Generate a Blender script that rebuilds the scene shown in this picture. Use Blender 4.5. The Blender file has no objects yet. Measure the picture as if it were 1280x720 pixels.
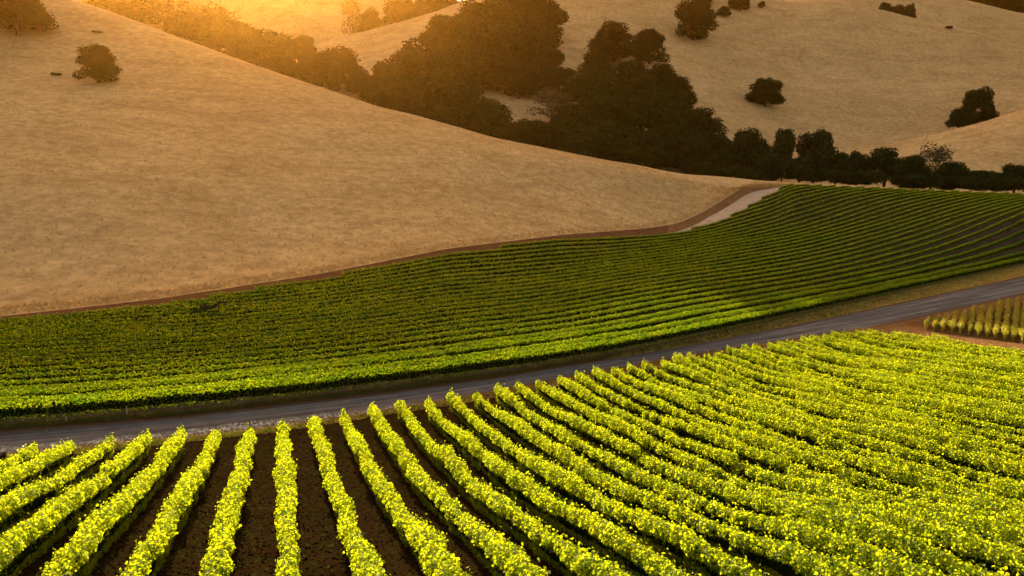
import bpy, math, random
import numpy as np
from mathutils import Vector
rng = np.random.default_rng(7)
random.seed(7)
C = bpy.context.scene.collection

# ------------------------------------------------------------------ camera model
FPX, PITCH = 950.0, math.atan(160 / 950)
cp, sp = math.cos(PITCH), math.sin(PITCH)
def pt(px, py):
    """pixel -> (u = X/Y, t = Z/Y)"""
    px = np.asarray(px, float); py = np.asarray(py, float)
    r = (px - 640) / FPX; up = (360 - py) / FPX
    Y = cp + sp * up; Z = cp * up - sp
    return r / Y, Z / Y

# ------------------------------------------------------------------ terrain
UMAX = 1.6
NU = 561
U = np.linspace(-UMAX, UMAX, NU)
def smooth(a, n=9):
    k = np.hanning(n + 2)[1:-1]; k /= k.sum()
    p = n // 2
    return np.convolve(np.pad(a, p, mode='edge'), k, mode='valid')
def by_u(px, vals, py=250):
    u, _ = pt(px, py)
    return smooth(np.interp(U, u, vals))
def curve_py(pts, sm=9):
    """[(px, py)] -> t over columns"""
    a = np.array(pts, float)
    u, t = pt(a[:, 0], a[:, 1])
    o = np.argsort(u)
    r = np.interp(U, u[o], t[o])
    return smooth(r, sm) if sm > 1 else r
def knot_pyY(pts):
    a = np.array(pts, float)
    u, t = pt(a[:, 0], a[:, 1])
    tt = smooth(np.interp(U, u, t)); yy = smooth(np.interp(U, u, a[:, 2]), 15)
    return yy, tt * yy
def knot_pyz(pts):
    a = np.array(pts, float)
    u, t = pt(a[:, 0], a[:, 1])
    tt = smooth(np.interp(U, u, t)); zz = smooth(np.interp(U, u, a[:, 2]), 15)
    return zz / tt, zz
def knot_Yz(pts):
    a = np.array(pts, float)
    u, _ = pt(a[:, 0], a[:, 0] * 0 + 300)
    return smooth(np.interp(U, u, a[:, 1]), 15), smooth(np.interp(U, u, a[:, 2]), 15)
one = np.ones(NU)
ROAD_NEAR = [(-400, 606), (0, 570), (300, 540), (437, 521), (587, 495), (737, 467), (840, 448), (1102, 408), (1280, 369), (1600, 300)]
ROAD_FAR = [(-400, 568), (0, 539), (225, 521), (480, 491), (608, 474), (740, 452), (840, 436), (1000, 405), (1065, 391), (1280, 345), (1600, 278)]
FIELD_LOW = [(-400, 562), (0, 533), (225, 516), (480, 486), (608, 470), (740, 448), (840, 429), (1065, 379), (1280, 330), (1600, 262)]
def zr(px): return np.interp(px, [-400, 300, 587, 840, 1102, 1280, 1600], [-22.2, -22.4, -23, -24.6, -27, -28, -28.5])
def withz(l, dz=0): return [(p, q, zr(p) + dz) for p, q in l]
K = []
K.append((-60 * one, -9.5 * one)); K.append((0 * one, -10.6 * one)); K.append((27 * one, -15.9 * one)); K.append((44 * one, -20.0 * one))
K.append(knot_pyz(withz(ROAD_NEAR))); K.append(knot_pyz(withz(ROAD_FAR, .05))); K.append(knot_pyz(withz(FIELD_LOW, .25)))
K.append(knot_Yz([(-300, 85, -22), (0, 88, -22.3), (300, 98, -22.2), (560, 120, -21.5), (700, 145, -22.3), (840, 182, -21.8), (1000, 210, -20.4), (1280, 240, -16), (1600, 260, -11)]))
K.append(knot_pyY([(-400, 440, 106), (0, 401, 108), (200, 379, 114), (400, 348, 132), (560, 316, 152), (700, 298, 178), (830, 288, 208), (880, 277, 224), (925, 255, 242), (950, 242, 254), (985, 231, 268), (1280, 244, 285), (1600, 255, 300)]))
K.append(knot_pyY([(-400, 210, 175), (0, 205, 178), (200, 212, 188), (400, 212, 212), (560, 232, 205), (700, 247, 216), (830, 247, 240), (880, 245, 246), (925, 240, 252), (950, 234, 260), (985, 230.2, 272), (1280, 243.6, 288), (1600, 255, 303)]))
K.append(knot_pyY([(-400, 40, 330), (0, 70, 300), (200, 103, 288), (400, 137, 272), (560, 171, 262), (700, 196, 258), (830, 221, 256), (880, 230, 259), (925, 231, 262), (950, 230, 264), (985, 229.7, 274), (1280, 243.2, 290), (1600, 255, 306)]))
K.append(knot_pyY([(-400, -150, 460), (-100, -55, 430), (75, 0, 400), (195, 37, 372), (320, 81.5, 345), (480, 133, 315), (600, 166, 300), (700, 189, 288), (837, 216.5, 276), (900, 223, 271), (940, 227, 270), (985, 229, 278), (1280, 242.5, 293), (1600, 254, 310)]))
K.append((K[-1][0] + 32, K[-1][1] - np.interp(U, [-.6, -.1, .2, .4], [8, 6, 3, 1.5])))
K.append(knot_Yz([(-400, 540, 110), (75, 480, 68), (320, 425, 34), (480, 375, 13), (600, 358, 6), (700, 346, 1), (837, 336, -5), (985, 333, -10), (1280, 340, -15), (1600, 350, -16)]))
K.append(knot_pyY([(-400, 30, 600), (75, 40, 545), (320, 95, 480), (480, 118, 430), (600, 138, 400), (700, 152, 390), (837, 182, 388), (985, 198, 420), (1050, 193, 445), (1110, 180, 460), (1175, 165, 460), (1237, 150, 460), (1280, 138, 460), (1600, 60, 470)]))
K.append(knot_pyY([(-400, 40, 680), (75, 60, 620), (320, 88, 560), (480, 88, 500), (600, 105, 455), (700, 114, 450), (837, 138, 460), (985, 172, 485), (1050, 182, 495), (1110, 181, 500), (1175, 170, 500), (1280, 148, 500), (1600, 80, 510)]))
K.append(knot_pyY([(-400, 50, 800), (75, 70, 740), (320, 80, 640), (400, 72, 620), (480, 55, 610), (600, 45, 590), (700, 50, 570), (837, 66, 590), (985, 90, 610), (1110, 104, 610), (1280, 116, 590), (1600, 130, 590)]))
K.append(knot_pyY([(-400, 90, 840), (200, 90, 760), (320, 80, 710), (400, 57, 685), (469, 36, 700), (504, 27, 710), (539, 17, 725), (574, 4, 745), (650, -7, 790), (800, -9, 800), (920, -6, 790), (980, 3, 780), (1010, 0, 770), (1043, 2, 760), (1085, 12, 750), (1137, 24, 740), (1212, 37, 725), (1280, 56, 710), (1600, 120, 700)]))
K.append((K[-1][0] + 60, K[-1][1] - 9))
# unseen crest above the frame, shaped so its shadow ends just above the road
SUN_AZ = math.atan(float(pt(308, -40)[0])); SUN_EL = math.radians(15.4)
_edge = [(-200, 492), (0, 480), (225, 464), (400, 452), (640, 426), (860, 395), (1065, 358), (1280, 312)]
_cu, _cz = [], []
for _px, _py in _edge:
    _u, _t = pt(_px, _py); _z = float(zr(_px)) + 1.0; _y = _z / float(_t); _x = float(_u) * _y
    _d = 935 - _y
    _cu.append((_x + math.tan(SUN_AZ) * _d) / 935); _cz.append(_z + _d / math.cos(SUN_AZ) * math.tan(SUN_EL))
print('crest', [(round(a, 3), round(b / 935, 3)) for a, b in zip(_cu, _cz)])
_t0 = float(pt(640, -8)[1])
_yy = smooth(np.interp(U, [-.1, 0, .3, .45], [935, 950, 980, 955]), 15)
_tc = smooth(np.interp(U, [-.7, -.5] + _cu + [_cu[-1] + .06], [.19, .215] + [a / 935 for a in _cz] + [_t0]), 5)
_tr = curve_py([(1043, -8), (1137, -8), (1208, 0), (1280, 17), (1600, 60)])
_tt = np.where(U > pt(1043, 0)[0], _tr, _tc)
K.append((_yy, smooth(_tt, 9) * _yy))
K.append((K[-1][0] + 70, K[-1][1] - 8))
K.append(knot_pyY([(-400, 10, 1200), (420, 5, 1200), (600, 5, 1200), (1043, 0, 1200), (1137, -10, 1200), (1208, -14, 1200), (1280, -5, 1200), (1600, 20, 1200)]))
K.append((1500 * one, 150 * one)); K.append((2400 * one, 60 * one))
KY = np.stack([k[0] for k in K], 1); KZ = np.stack([k[1] for k in K], 1)
for j in range(1, KY.shape[1]):
    KY[:, j] = np.maximum(KY[:, j], KY[:, j - 1] + 1.2)
def pchip_slopes(x, y):
    h = np.diff(x, axis=1); d = np.diff(y, axis=1) / h
    m = np.zeros_like(y)
    w1 = 2 * h[:, 1:] + h[:, :-1]; w2 = h[:, 1:] + 2 * h[:, :-1]
    same = d[:, :-1] * d[:, 1:] > 0
    with np.errstate(all='ignore'):
        hm = (w1 + w2) / (w1 / d[:, :-1] + w2 / d[:, 1:])
    m[:, 1:-1] = np.where(same, hm, 0)
    m[:, 0] = d[:, 0]; m[:, -1] = d[:, -1]
    return m
KM = pchip_slopes(KY, KZ)
YS = np.concatenate([np.linspace(-60, 20, 60, endpoint=False), np.linspace(20, 320, 900, endpoint=False), np.linspace(320, 1000, 560, endpoint=False), np.linspace(1000, 2400, 120)])
_r = np.random.default_rng(3)
_lat = _r.random((256, 256))
def vnoise(x, y, s):
    x = x / s + 71.3; y = y / s + 33.7
    xi = np.floor(x).astype(int); yi = np.floor(y).astype(int)
    fx = x - xi; fy = y - yi
    fx = fx * fx * (3 - 2 * fx); fy = fy * fy * (3 - 2 * fy)
    g = lambda a, b: _lat[a & 255, b & 255]
    return (g(xi, yi) * (1 - fx) + g(xi + 1, yi) * fx) * (1 - fy) + (g(xi, yi + 1) * (1 - fx) + g(xi + 1, yi + 1) * fx) * fy - .5
ZT = np.zeros((NU, len(YS)))
for i in range(NU):
    x, y, m = KY[i], KZ[i], KM[i]
    j = np.clip(np.searchsorted(x, YS, side='right') - 1, 0, len(x) - 2)
    h = x[j + 1] - x[j]; s = (YS - x[j]) / h
    ZT[i] = (y[j] * (1 + 2 * s) * (1 - s) ** 2 + m[j] * h * s * (1 - s) ** 2 + y[j + 1] * s * s * (3 - 2 * s) + m[j + 1] * h * s * s * (s - 1))
WY = np.maximum(YS, 20)
XX = U[:, None] * WY[None, :]; YY = np.repeat(YS[None, :], NU, 0)
hillmask = np.clip((YY - KY[:, 8:9]) / 25, 0, 1)
ZT += hillmask * (vnoise(XX, YY, 46) * 2.2 + vnoise(XX, YY, 17) * .7 + vnoise(XX, YY, 6) * .16) * np.clip(YY / 350, .35, 2.0)
ZT += (1 - hillmask) * (vnoise(XX, YY, 30) * .22) * np.clip(YY / 30, 0, 1)
def ground(X, Y):
    X = np.asarray(X, float); Y = np.asarray(Y, float)
    u = np.clip(X / np.maximum(Y, 20), -UMAX, UMAX - 1e-6)
    fi = (u + UMAX) / (2 * UMAX) * (NU - 1)
    i = np.clip(np.floor(fi).astype(int), 0, NU - 2); a = fi - i
    fj = np.interp(Y, YS, np.arange(len(YS)))
    j = np.clip(np.floor(fj).astype(int), 0, len(YS) - 2); b = fj - j
    return (ZT[i, j] * (1 - a) + ZT[i + 1, j] * a) * (1 - b) + (ZT[i, j + 1] * (1 - a) + ZT[i + 1, j + 1] * a) * b
def first_hit(ucol, tcol):
    """first Y at which the sight line of slope t meets the ground, one per column"""
    out = np.zeros(len(ucol))
    ys = np.arange(20, 1000, .25)
    for n, (u, t) in enumerate(zip(ucol, tcol)):
        z = ground(u * ys, ys)
        hit = np.nonzero(z >= t * ys)[0]
        out[n] = ys[hit[0]] if len(hit) else 1000
    return out
def at_px(px, py):
    u, t = pt(px, py)
    y = first_hit(np.array([u]), np.array([t]))[0]
    return u * y, y

# ------------------------------------------------------------------ helpers
def tag(o, label=None, cat=None, group=None, kind=None):
    if label: o['label'] = label
    if cat: o['category'] = cat
    if group: o['group'] = group
    if kind: o['kind'] = kind
    return o
def mesh_np(name, V, F, mats, smooth_=False, matidx=None):
    """F: (n,k) int array or list of such arrays"""
    me = bpy.data.meshes.new(name)
    Fs = F if isinstance(F, list) else [F]
    Fs = [f for f in Fs if len(f)]
    nl = sum(f.size for f in Fs); nf = sum(len(f) for f in Fs)
    me.vertices.add(len(V)); me.vertices.foreach_set('co', np.asarray(V, np.float32).ravel())
    me.loops.add(nl); me.loops.foreach_set('vertex_index', np.concatenate([f.ravel() for f in Fs]).astype(np.int32))
    st = []; c = 0
    for f in Fs:
        st.append(c + np.arange(len(f)) * f.shape[1]); c += f.size
    me.polygons.add(nf); me.polygons.foreach_set('loop_start', np.concatenate(st).astype(np.int32))
    if matidx is not None: me.polygons.foreach_set('material_index', matidx.astype(np.int32))
    me.polygons.foreach_set('use_smooth', np.full(nf, smooth_))
    for m in mats: me.materials.append(m)
    me.update(calc_edges=True); me.validate()
    return me
def obj(name, me, parent=None, loc=None):
    o = bpy.data.objects.new(name, me); C.objects.link(o)
    if parent: o.parent = parent
    if loc is not None: o.location = loc
    return o
def new_mat(name):
    m = bpy.data.materials.new(name); m.use_nodes = True
    nt = m.node_tree; nt.nodes.clear()
    return m, nt, nt.nodes, nt.links
def N(nt, t, **kw):
    n = nt.nodes.new(t)
    for k, v in kw.items():
        if k in n.inputs.keys(): n.inputs[k].default_value = v
        else: setattr(n, k, v)
    return n
def noise(nt, scale, detail=5, rough=.6, vec=None):
    n = N(nt, 'ShaderNodeTexNoise'); n.inputs['Scale'].default_value = scale; n.inputs['Detail'].default_value = detail; n.inputs['Roughness'].default_value = rough
    if vec: nt.links.new(vec, n.inputs['Vector'])
    return n
def ramp(nt, fac, stops):
    r = nt.nodes.new('ShaderNodeValToRGB')
    while len(r.color_ramp.elements) < len(stops): r.color_ramp.elements.new(.5)
    for e, (p, c) in zip(r.color_ramp.elements, stops):
        e.position = p; e.color = (*c, 1)
    nt.links.new(fac, r.inputs['Fac'])
    return r
def mix(nt, fac, a, b, mode='MIX'):
    m = nt.nodes.new('ShaderNodeMix'); m.data_type = 'RGBA'; m.blend_type = mode
    for s, v in ((0, fac), (6, a), (7, b)):
        if hasattr(v, 'links'): nt.links.new(v, m.inputs[s])
        elif s == 0: m.inputs[0].default_value = v
        else: m.inputs[s].default_value = (*v, 1)
    return m.outputs[2]
def ground_mat(name, c1, c2, c3, scales, bump=.3, bscale=1.5, bdist=.3, stretch=None, rough=.95, extra=None):
    m, nt, nd, lk = new_mat(name)
    tc = nd.new('ShaderNodeTexCoord')
    mp = nd.new('ShaderNodeMapping'); lk.new(tc.outputs['Object'], mp.inputs['Vector'])
    if stretch: mp.inputs['Scale'].default_value = stretch
    n1 = noise(nt, scales[0], 6, .65, mp.outputs['Vector']); n2 = noise(nt, scales[1], 6, .7, mp.outputs['Vector']); n3 = noise(nt, scales[2], 4, .7, tc.outputs['Object'])
    r1 = ramp(nt, n1.outputs['Fac'], [(.3, c1), (.7, c2)])
    r2 = ramp(nt, n2.outputs['Fac'], [(.42, (0, 0, 0)), (.72, (1, 1, 1))])
    c = mix(nt, r2.outputs['Color'], r1.outputs['Color'], c3)
    r3 = ramp(nt, n3.outputs['Fac'], [(.3, (.72, .72, .72)), (.7, (1.2, 1.2, 1.2))])
    c = mix(nt, 1.0, c, r3.outputs['Color'], 'MULTIPLY')
    if extra: c = extra(nt, tc, c)
    b = N(nt, 'ShaderNodeBsdfPrincipled'); lk.new(c, b.inputs['Base Color']); b.inputs['Roughness'].default_value = rough
    b.inputs['Specular IOR Level'].default_value = 0.0
    bn = noise(nt, bscale, 8, .75, mp.outputs['Vector'])
    bp = N(nt, 'ShaderNodeBump'); bp.inputs['Strength'].default_value = bump; bp.inputs['Distance'].default_value = bdist
    lk.new(bn.outputs['Fac'], bp.inputs['Height']); lk.new(bp.outputs['Normal'], b.inputs['Normal'])
    o = nd.new('ShaderNodeOutputMaterial'); lk.new(b.outputs[0], o.inputs['Surface'])
    return m
M = {}
def grass_extra(nt, tc, c):
    # straw streaks, animal trails and bare patches of the dry hillside
    mp = N(nt, 'ShaderNodeMapping'); mp.inputs['Scale'].default_value = (.018, .10, .22); nt.links.new(tc.outputs['Object'], mp.inputs['Vector'])
    n = noise(nt, 1.0, 7, .68, mp.outputs['Vector'])
    r = ramp(nt, n.outputs['Fac'], [(.33, (.92, .89, .86)), (.5, (1, 1, 1)), (.70, (1.06, 1.05, 1.03))])
    c = mix(nt, 1.0, c, r.outputs['Color'], 'MULTIPLY')
    n4 = noise(nt, .9, 8, .8, tc.outputs['Object'])
    r4 = ramp(nt, n4.outputs['Fac'], [(.3, (.86, .85, .82)), (.7, (1.12, 1.12, 1.12))])
    return mix(nt, 1.0, c, r4.outputs['Color'], 'MULTIPLY')
M['dry_grass'] = ground_mat('dry_grass', (.54, .39, .20), (.65, .48, .26), (.46, .32, .155), (.012, .05, .35), .35, .8, .35, (1, 1.3, 1.5), extra=grass_extra)
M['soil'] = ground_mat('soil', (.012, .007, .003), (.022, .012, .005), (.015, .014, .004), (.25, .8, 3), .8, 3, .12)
M['field_soil'] = ground_mat('field_soil', (.07, .048, .036), (.12, .085, .068), (.04, .045, .018), (.1, .5, 3), .8, 2, .15)
M['red_soil'] = ground_mat('red_soil', (.11, .042, .020), (.17, .066, .030), (.08, .036, .015), (.15, .7, 3), .7, 3, .12)
M['verge'] = ground_mat('verge', (.24, .17, .045), (.36, .27, .08), (.16, .15, .035), (.12, .7, 4), .9, 4, .15)
M['gravel'] = ground_mat('gravel', (.46, .38, .32), (.56, .48, .41), (.38, .30, .24), (.08, .6, 3), .6, 3, .08)
M['track_soil'] = ground_mat('track_soil', (.14, .066, .034), (.19, .10, .052), (.10, .055, .03), (.15, .7, 3), .7, 3, .12)
M['junction_soil'] = ground_mat('junction_soil', (.13, .06, .035), (.24, .14, .075), (.16, .085, .04), (.08, .5, 3), .7, 3, .12)
M['shoulder'] = ground_mat('shoulder', (.20, .115, .06), (.27, .165, .09), (.15, .08, .045), (.08, .6, 3), .6, 3, .08)
M['far_wood'] = ground_mat('far_wood', (.03, .03, .012), (.06, .05, .02), (.02, .022, .01), (.05, .12, 1), 1, .25, 4)

def road_mat():
    m, nt, nd, lk = new_mat('worn_asphalt')
    uv = nd.new('ShaderNodeUVMap'); uv.uv_map = 'across'
    tc = nd.new('ShaderNodeTexCoord')
    mp = N(nt, 'ShaderNodeMapping'); mp.inputs['Scale'].default_value = (.04, 9, 1); lk.new(uv.outputs[0], mp.inputs['Vector'])
    n1 = noise(nt, 1.0, 6, .6, mp.outputs['Vector'])            # wheel tracks run along the road
    n2 = noise(nt, .6, 6, .7, tc.outputs['Object'])
    n3 = noise(nt, 9, 4, .7, tc.outputs['Object'])
    r1 = ramp(nt, n1.outputs['Fac'], [(.36, (.045, .054, .076)), (.5, (.080, .093, .128)), (.64, (.14, .155, .195))])
    r2 = ramp(nt, n2.outputs['Fac'], [(.3, (.75, .75, .75)), (.7, (1.25, 1.2, 1.15))])
    r3 = ramp(nt, n3.outputs['Fac'], [(.3, (.75, .75, .75)), (.7, (1.25, 1.25, 1.25))])
    c = mix(nt, 1.0, r1.outputs['Color'], r2.outputs['Color'], 'MULTIPLY'); c = mix(nt, 1.0, c, r3.outputs['Color'], 'MULTIPLY')
    # dirt washed in from both edges, widened and darkened to dim the sunlit edge
    sx = nd.new('ShaderNodeSeparateXYZ'); lk.new(uv.outputs[0], sx.inputs[0])
    a = N(nt, 'ShaderNodeMath', operation='SUBTRACT'); lk.new(sx.outputs['Y'], a.inputs[0]); a.inputs[1].default_value = .5
    ab = N(nt, 'ShaderNodeMath', operation='ABSOLUTE'); lk.new(a.outputs[0], ab.inputs[0])
    ad = N(nt, 'ShaderNodeMath', operation='MULTIPLY_ADD'); lk.new(n2.outputs['Fac'], ad.inputs[0]); ad.inputs[1].default_value = .36; lk.new(ab.outputs[0], ad.inputs[2])
    r4 = ramp(nt, ad.outputs[0], [(.52, (0, 0, 0)), (.62, (1, 1, 1))])
    c = mix(nt, r4.outputs['Color'], c, (.075, .048, .030))
    b = N(nt, 'ShaderNodeBsdfPrincipled'); lk.new(c, b.inputs['Base Color']); b.inputs['Roughness'].default_value = .9; b.inputs['Specular IOR Level'].default_value = .1
    bp = N(nt, 'ShaderNodeBump'); bp.inputs['Strength'].default_value = .5; bp.inputs['Distance'].default_value = .04
    lk.new(n3.outputs['Fac'], bp.inputs['Height']); lk.new(bp.outputs['Normal'], b.inputs['Normal'])
    o = nd.new('ShaderNodeOutputMaterial'); lk.new(b.outputs[0], o.inputs['Surface'])
    return m
M['road'] = road_mat()
def leaf_mat(name, d1, d2, t1, t2, trans=.5, nscale=.35, ty=None, gloss=.05):
    m, nt, nd, lk = new_mat(name)
    g = nd.new('ShaderNodeNewGeometry'); tc = nd.new('ShaderNodeTexCoord')
    n = noise(nt, nscale, 3, .6, tc.outputs['Object'])
    a = N(nt, 'ShaderNodeMath', operation='MULTIPLY_ADD'); lk.new(g.outputs['Random Per Island'], a.inputs[0]); a.inputs[1].default_value = .45
    s = N(nt, 'ShaderNodeMath', operation='MULTIPLY_ADD'); lk.new(n.outputs['Fac'], s.inputs[0]); s.inputs[1].default_value = .9; s.inputs[2].default_value = -.25
    lk.new(s.outputs[0], a.inputs[2])
    rd = ramp(nt, a.outputs[0], [(.15, d1), (.85, d2)]); rt = ramp(nt, a.outputs[0], [(.1, t1), (.75, t2)] + ([(.97, ty)] if ty else []))
    df = nd.new('ShaderNodeBsdfDiffuse'); lk.new(rd.outputs['Color'], df.inputs['Color'])
    tr = nd.new('ShaderNodeBsdfTranslucent'); lk.new(rt.outputs['Color'], tr.inputs['Color'])
    gl = nd.new('ShaderNodeBsdfGlossy'); gl.inputs['Roughness'].default_value = .45; gl.inputs['Color'].default_value = (.9, .9, .8, 1)
    m1 = nd.new('ShaderNodeMixShader'); m1.inputs[0].default_value = trans; lk.new(df.outputs[0], m1.inputs[1]); lk.new(tr.outputs[0], m1.inputs[2])
    m2 = nd.new('ShaderNodeMixShader'); m2.inputs[0].default_value = gloss; lk.new(m1.outputs[0], m2.inputs[1]); lk.new(gl.outputs[0], m2.inputs[2])
    o = nd.new('ShaderNodeOutputMaterial'); lk.new(m2.outputs[0], o.inputs['Surface'])
    return m
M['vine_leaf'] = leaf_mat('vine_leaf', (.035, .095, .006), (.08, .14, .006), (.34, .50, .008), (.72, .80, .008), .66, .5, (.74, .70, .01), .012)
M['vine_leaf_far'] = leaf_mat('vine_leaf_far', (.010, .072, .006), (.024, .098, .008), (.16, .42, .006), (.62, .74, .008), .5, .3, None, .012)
M['vine_leaf_rust'] = leaf_mat('vine_leaf_rust', (.06, .10, .010), (.16, .13, .018), (.34, .46, .012), (.72, .56, .02), .5, .10)
M['oak_leaf'] = leaf_mat('oak_leaf', (.008, .024, .004), (.044, .072, .014), (.012, .020, .004), (.030, .038, .008), .12, 5, None, .006)
M['oak_leaf_pale'] = leaf_mat('oak_leaf_pale', (.05, .05, .02), (.10, .09, .035), (.05, .05, .012), (.10, .09, .02), .3, .6)
def plain(name, c, rough=.85, sc=4):
    return ground_mat(name, tuple(x * .75 for x in c), c, tuple(x * .6 for x in c), (sc, sc * 3, sc * 8), .6, sc * 4, .03, rough=rough)
M['bark'] = plain('bark', (.09, .065, .045)); M['post'] = plain('post', (.22, .18, .14)); M['dead'] = plain('dead', (.045, .04, .03)); M['pale'] = plain('pale', (.6, .58, .45)); M['darkbox'] = plain('darkbox', (.03, .025, .022))
M['core'] = leaf_mat('core', (.008, .016, .003), (.014, .024, .004), (.004, .008, .002), (.006, .01, .002), .2, 2, None, 0.0)  # near-black leaf colour of the light-blocking filler inside the vine rows

# ------------------------------------------------------------------ ground strips, all cut from one sheet
FG_TOP = [(-400, 616), (0, 579), (347, 541), (600, 501), (840, 457), (1060, 422), (1105, 424), (1180, 434), (1280, 449), (1600, 500)]
FIELD_TOP = [(-400, 444), (0, 404), (200, 384.5), (400, 352), (560, 320), (700, 301.5), (850, 291), (885, 284), (920, 268), (950, 250), (985, 232), (1280, 245), (1600, 257)]
HILL_BASE = [(-400, 436), (0, 396), (200, 373.5), (400, 342.5), (560, 311), (700, 294), (810, 285.5), (850, 279), (885, 262), (915, 243), (935, 230.5), (985, 231), (1280, 244), (1600, 256)]
B_near = first_hit(U, curve_py(ROAD_NEAR)); B_far = first_hit(U, curve_py(ROAD_FAR)); B_low = first_hit(U, curve_py(FIELD_LOW))
B_fg = first_hit(U, curve_py(FG_TOP, 3)); B_top = first_hit(U, curve_py(FIELD_TOP, 5)); B_base = first_hit(U, curve_py(HILL_BASE, 5))
def fix(a, lo):
    return np.maximum(smooth(a, 5), lo)
B_fg = np.minimum(smooth(B_fg, 5), B_near - .8); B_far = fix(B_far, B_near + 2); B_low = fix(B_low, B_far + .3); B_near = smooth(B_near, 5)
B_top = np.minimum(smooth(B_top, 5), KY[:, 11] - 1); B_base = np.maximum(smooth(B_base, 5), B_top)
ugv = pt(985, 230)[0]
B_base = np.where(U > ugv, B_top, np.maximum(B_base, B_top + .8)); B_base = np.minimum(B_base, np.maximum(KY[:, 11] - .3, B_top))
def Bf(arr, u): return np.interp(u, U, arr)
def strip(name, ya, yb, n, mat, cols=slice(None), power=1.0, uv=False, smooth_=True):
    u = U[cols]; a = ya[cols]; b = yb[cols]
    f = np.linspace(0, 1, n + 1) ** power
    Y = a[:, None] + (b - a)[:, None] * f[None, :]
    X = u[:, None] * np.maximum(Y, 20)
    Z = ground(X, Y)
    nc, nr = Y.shape
    V = np.stack([X, Y, Z], -1).reshape(-1, 3)
    idx = np.arange(nc * nr).reshape(nc, nr)
    F = np.stack([idx[:-1, :-1], idx[1:, :-1], idx[1:, 1:], idx[:-1, 1:]], -1).reshape(-1, 4)
    w = ((b - a) > .02); keep = np.repeat((w[:-1] | w[1:]), nr - 1)
    F = F[keep]
    me = mesh_np(name, V, F, [M[mat]], smooth_)
    if uv:
        l = me.uv_layers.new(name='across')
        li = np.zeros(len(me.loops), np.int32); me.loops.foreach_get('vertex_index', li)
        d = np.concatenate([[0], np.cumsum(np.hypot(np.diff(X[:, 0]), np.diff(Y[:, 0])))])
        UVv = np.stack([np.repeat(d[:, None], nr, 1), np.repeat(f[None, :], nc, 0)], -1).reshape(-1, 2)
        l.data.foreach_set('uv', UVv[li].astype(np.float32).ravel())
    o = obj(name, me); o['kind'] = 'structure'
    return o
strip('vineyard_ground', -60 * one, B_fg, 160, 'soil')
strip('road_verge', B_fg, B_near, 24, 'junction_soil')
strip('road', B_near, B_far, 12, 'road', uv=True)
iR = int(np.searchsorted(U, pt(760, 440)[0]))
strip('soil_verge', B_far, B_low, 5, 'red_soil', slice(0, iR + 1))
strip('grass_verge', B_far, B_low, 5, 'verge', slice(iR, NU))
strip('field_ground', B_low, B_top, 150, 'field_soil')
iL = int(np.searchsorted(U, pt(835, 288)[0]))
strip('dirt_track', B_top, B_base, 5, 'track_soil', slice(0, iL + 1))
B_sh = B_top + (B_base - B_top) * np.interp(U, [pt(835, 288)[0], pt(885, 275)[0]], [0, .6])
strip('gravel_track', B_top, B_sh, 8, 'gravel', slice(iL, NU))
strip('track_shoulder', B_sh, B_base, 6, 'shoulder', slice(iL, NU))
B_m = KY[:, 18]
strip('hillside', B_base, B_m, 420, 'dry_grass')
B_b = KY[:, 20]
iB = int(np.searchsorted(U, pt(760, 10)[0]))
strip('shade_crest_hill', B_m, B_b, 40, 'dry_grass', slice(0, iB + 1))  # unseen top shaped to shade the field; pale grass stands in for bright sky
strip('back_hills', B_m, B_b, 40, 'dry_grass', slice(iB, NU))
strip('distant_hills', B_b, 2400 * one, 60, 'far_wood')

# ------------------------------------------------------------------ vines
def ordinal(n):
    ones = ['', 'first', 'second', 'third', 'fourth', 'fifth', 'sixth', 'seventh', 'eighth', 'ninth', 'tenth', 'eleventh', 'twelfth', 'thirteenth', 'fourteenth', 'fifteenth', 'sixteenth', 'seventeenth', 'eighteenth', 'nineteenth']
    tens = ['', '', 'twenty', 'thirty', 'forty', 'fifty', 'sixty', 'seventy', 'eighty', 'ninety']
    if n < 20: return ones[n]
    if n >= 100: return 'hundred and ' + ordinal(n - 100) if n > 100 else 'hundredth'
    if n % 10 == 0: return tens[n // 10][:-1] + 'ieth'
    return tens[n // 10] + '-' + ones[n % 10]
LEAF = np.array([[0, -.55, 0], [.45, -.12, .10], [.28, .45, .02], [-.28, .45, .02], [-.45, -.12, .10]])
LEAFQ = np.array([[0, -.55, 0], [.46, .05, .14], [0, .52, -.03], [-.46, .05, .14]])
def leaves(P, Nrm, size, r, quad=False, jit=None):
    """pentagonal folded leaves at P facing roughly Nrm"""
    n = len(P)
    nr = Nrm + r.normal(0, 1, (n, 3)) * (.55 if jit is None else jit[:, None]); nr /= np.linalg.norm(nr, axis=1)[:, None] + 1e-9
    a = r.normal(0, 1, (n, 3)); a -= (a * nr).sum(1)[:, None] * nr; a /= np.linalg.norm(a, axis=1)[:, None] + 1e-9
    b = np.cross(nr, a)
    L = (LEAFQ if quad else LEAF)[None] * size[:, None, None]
    V = P[:, None] + L[..., 0:1] * a[:, None] + L[..., 1:2] * b[:, None] + L[..., 2:3] * nr[:, None]
    if quad: return V.reshape(-1, 3), np.arange(n * 4).reshape(n, 4)
    idx = np.arange(n * 5).reshape(n, 5)
    F = np.concatenate([idx[:, [0, 1, 2]], idx[:, [0, 2, 3]], idx[:, [0, 3, 4]]], 0)
    return V.reshape(-1, 3), F
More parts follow.
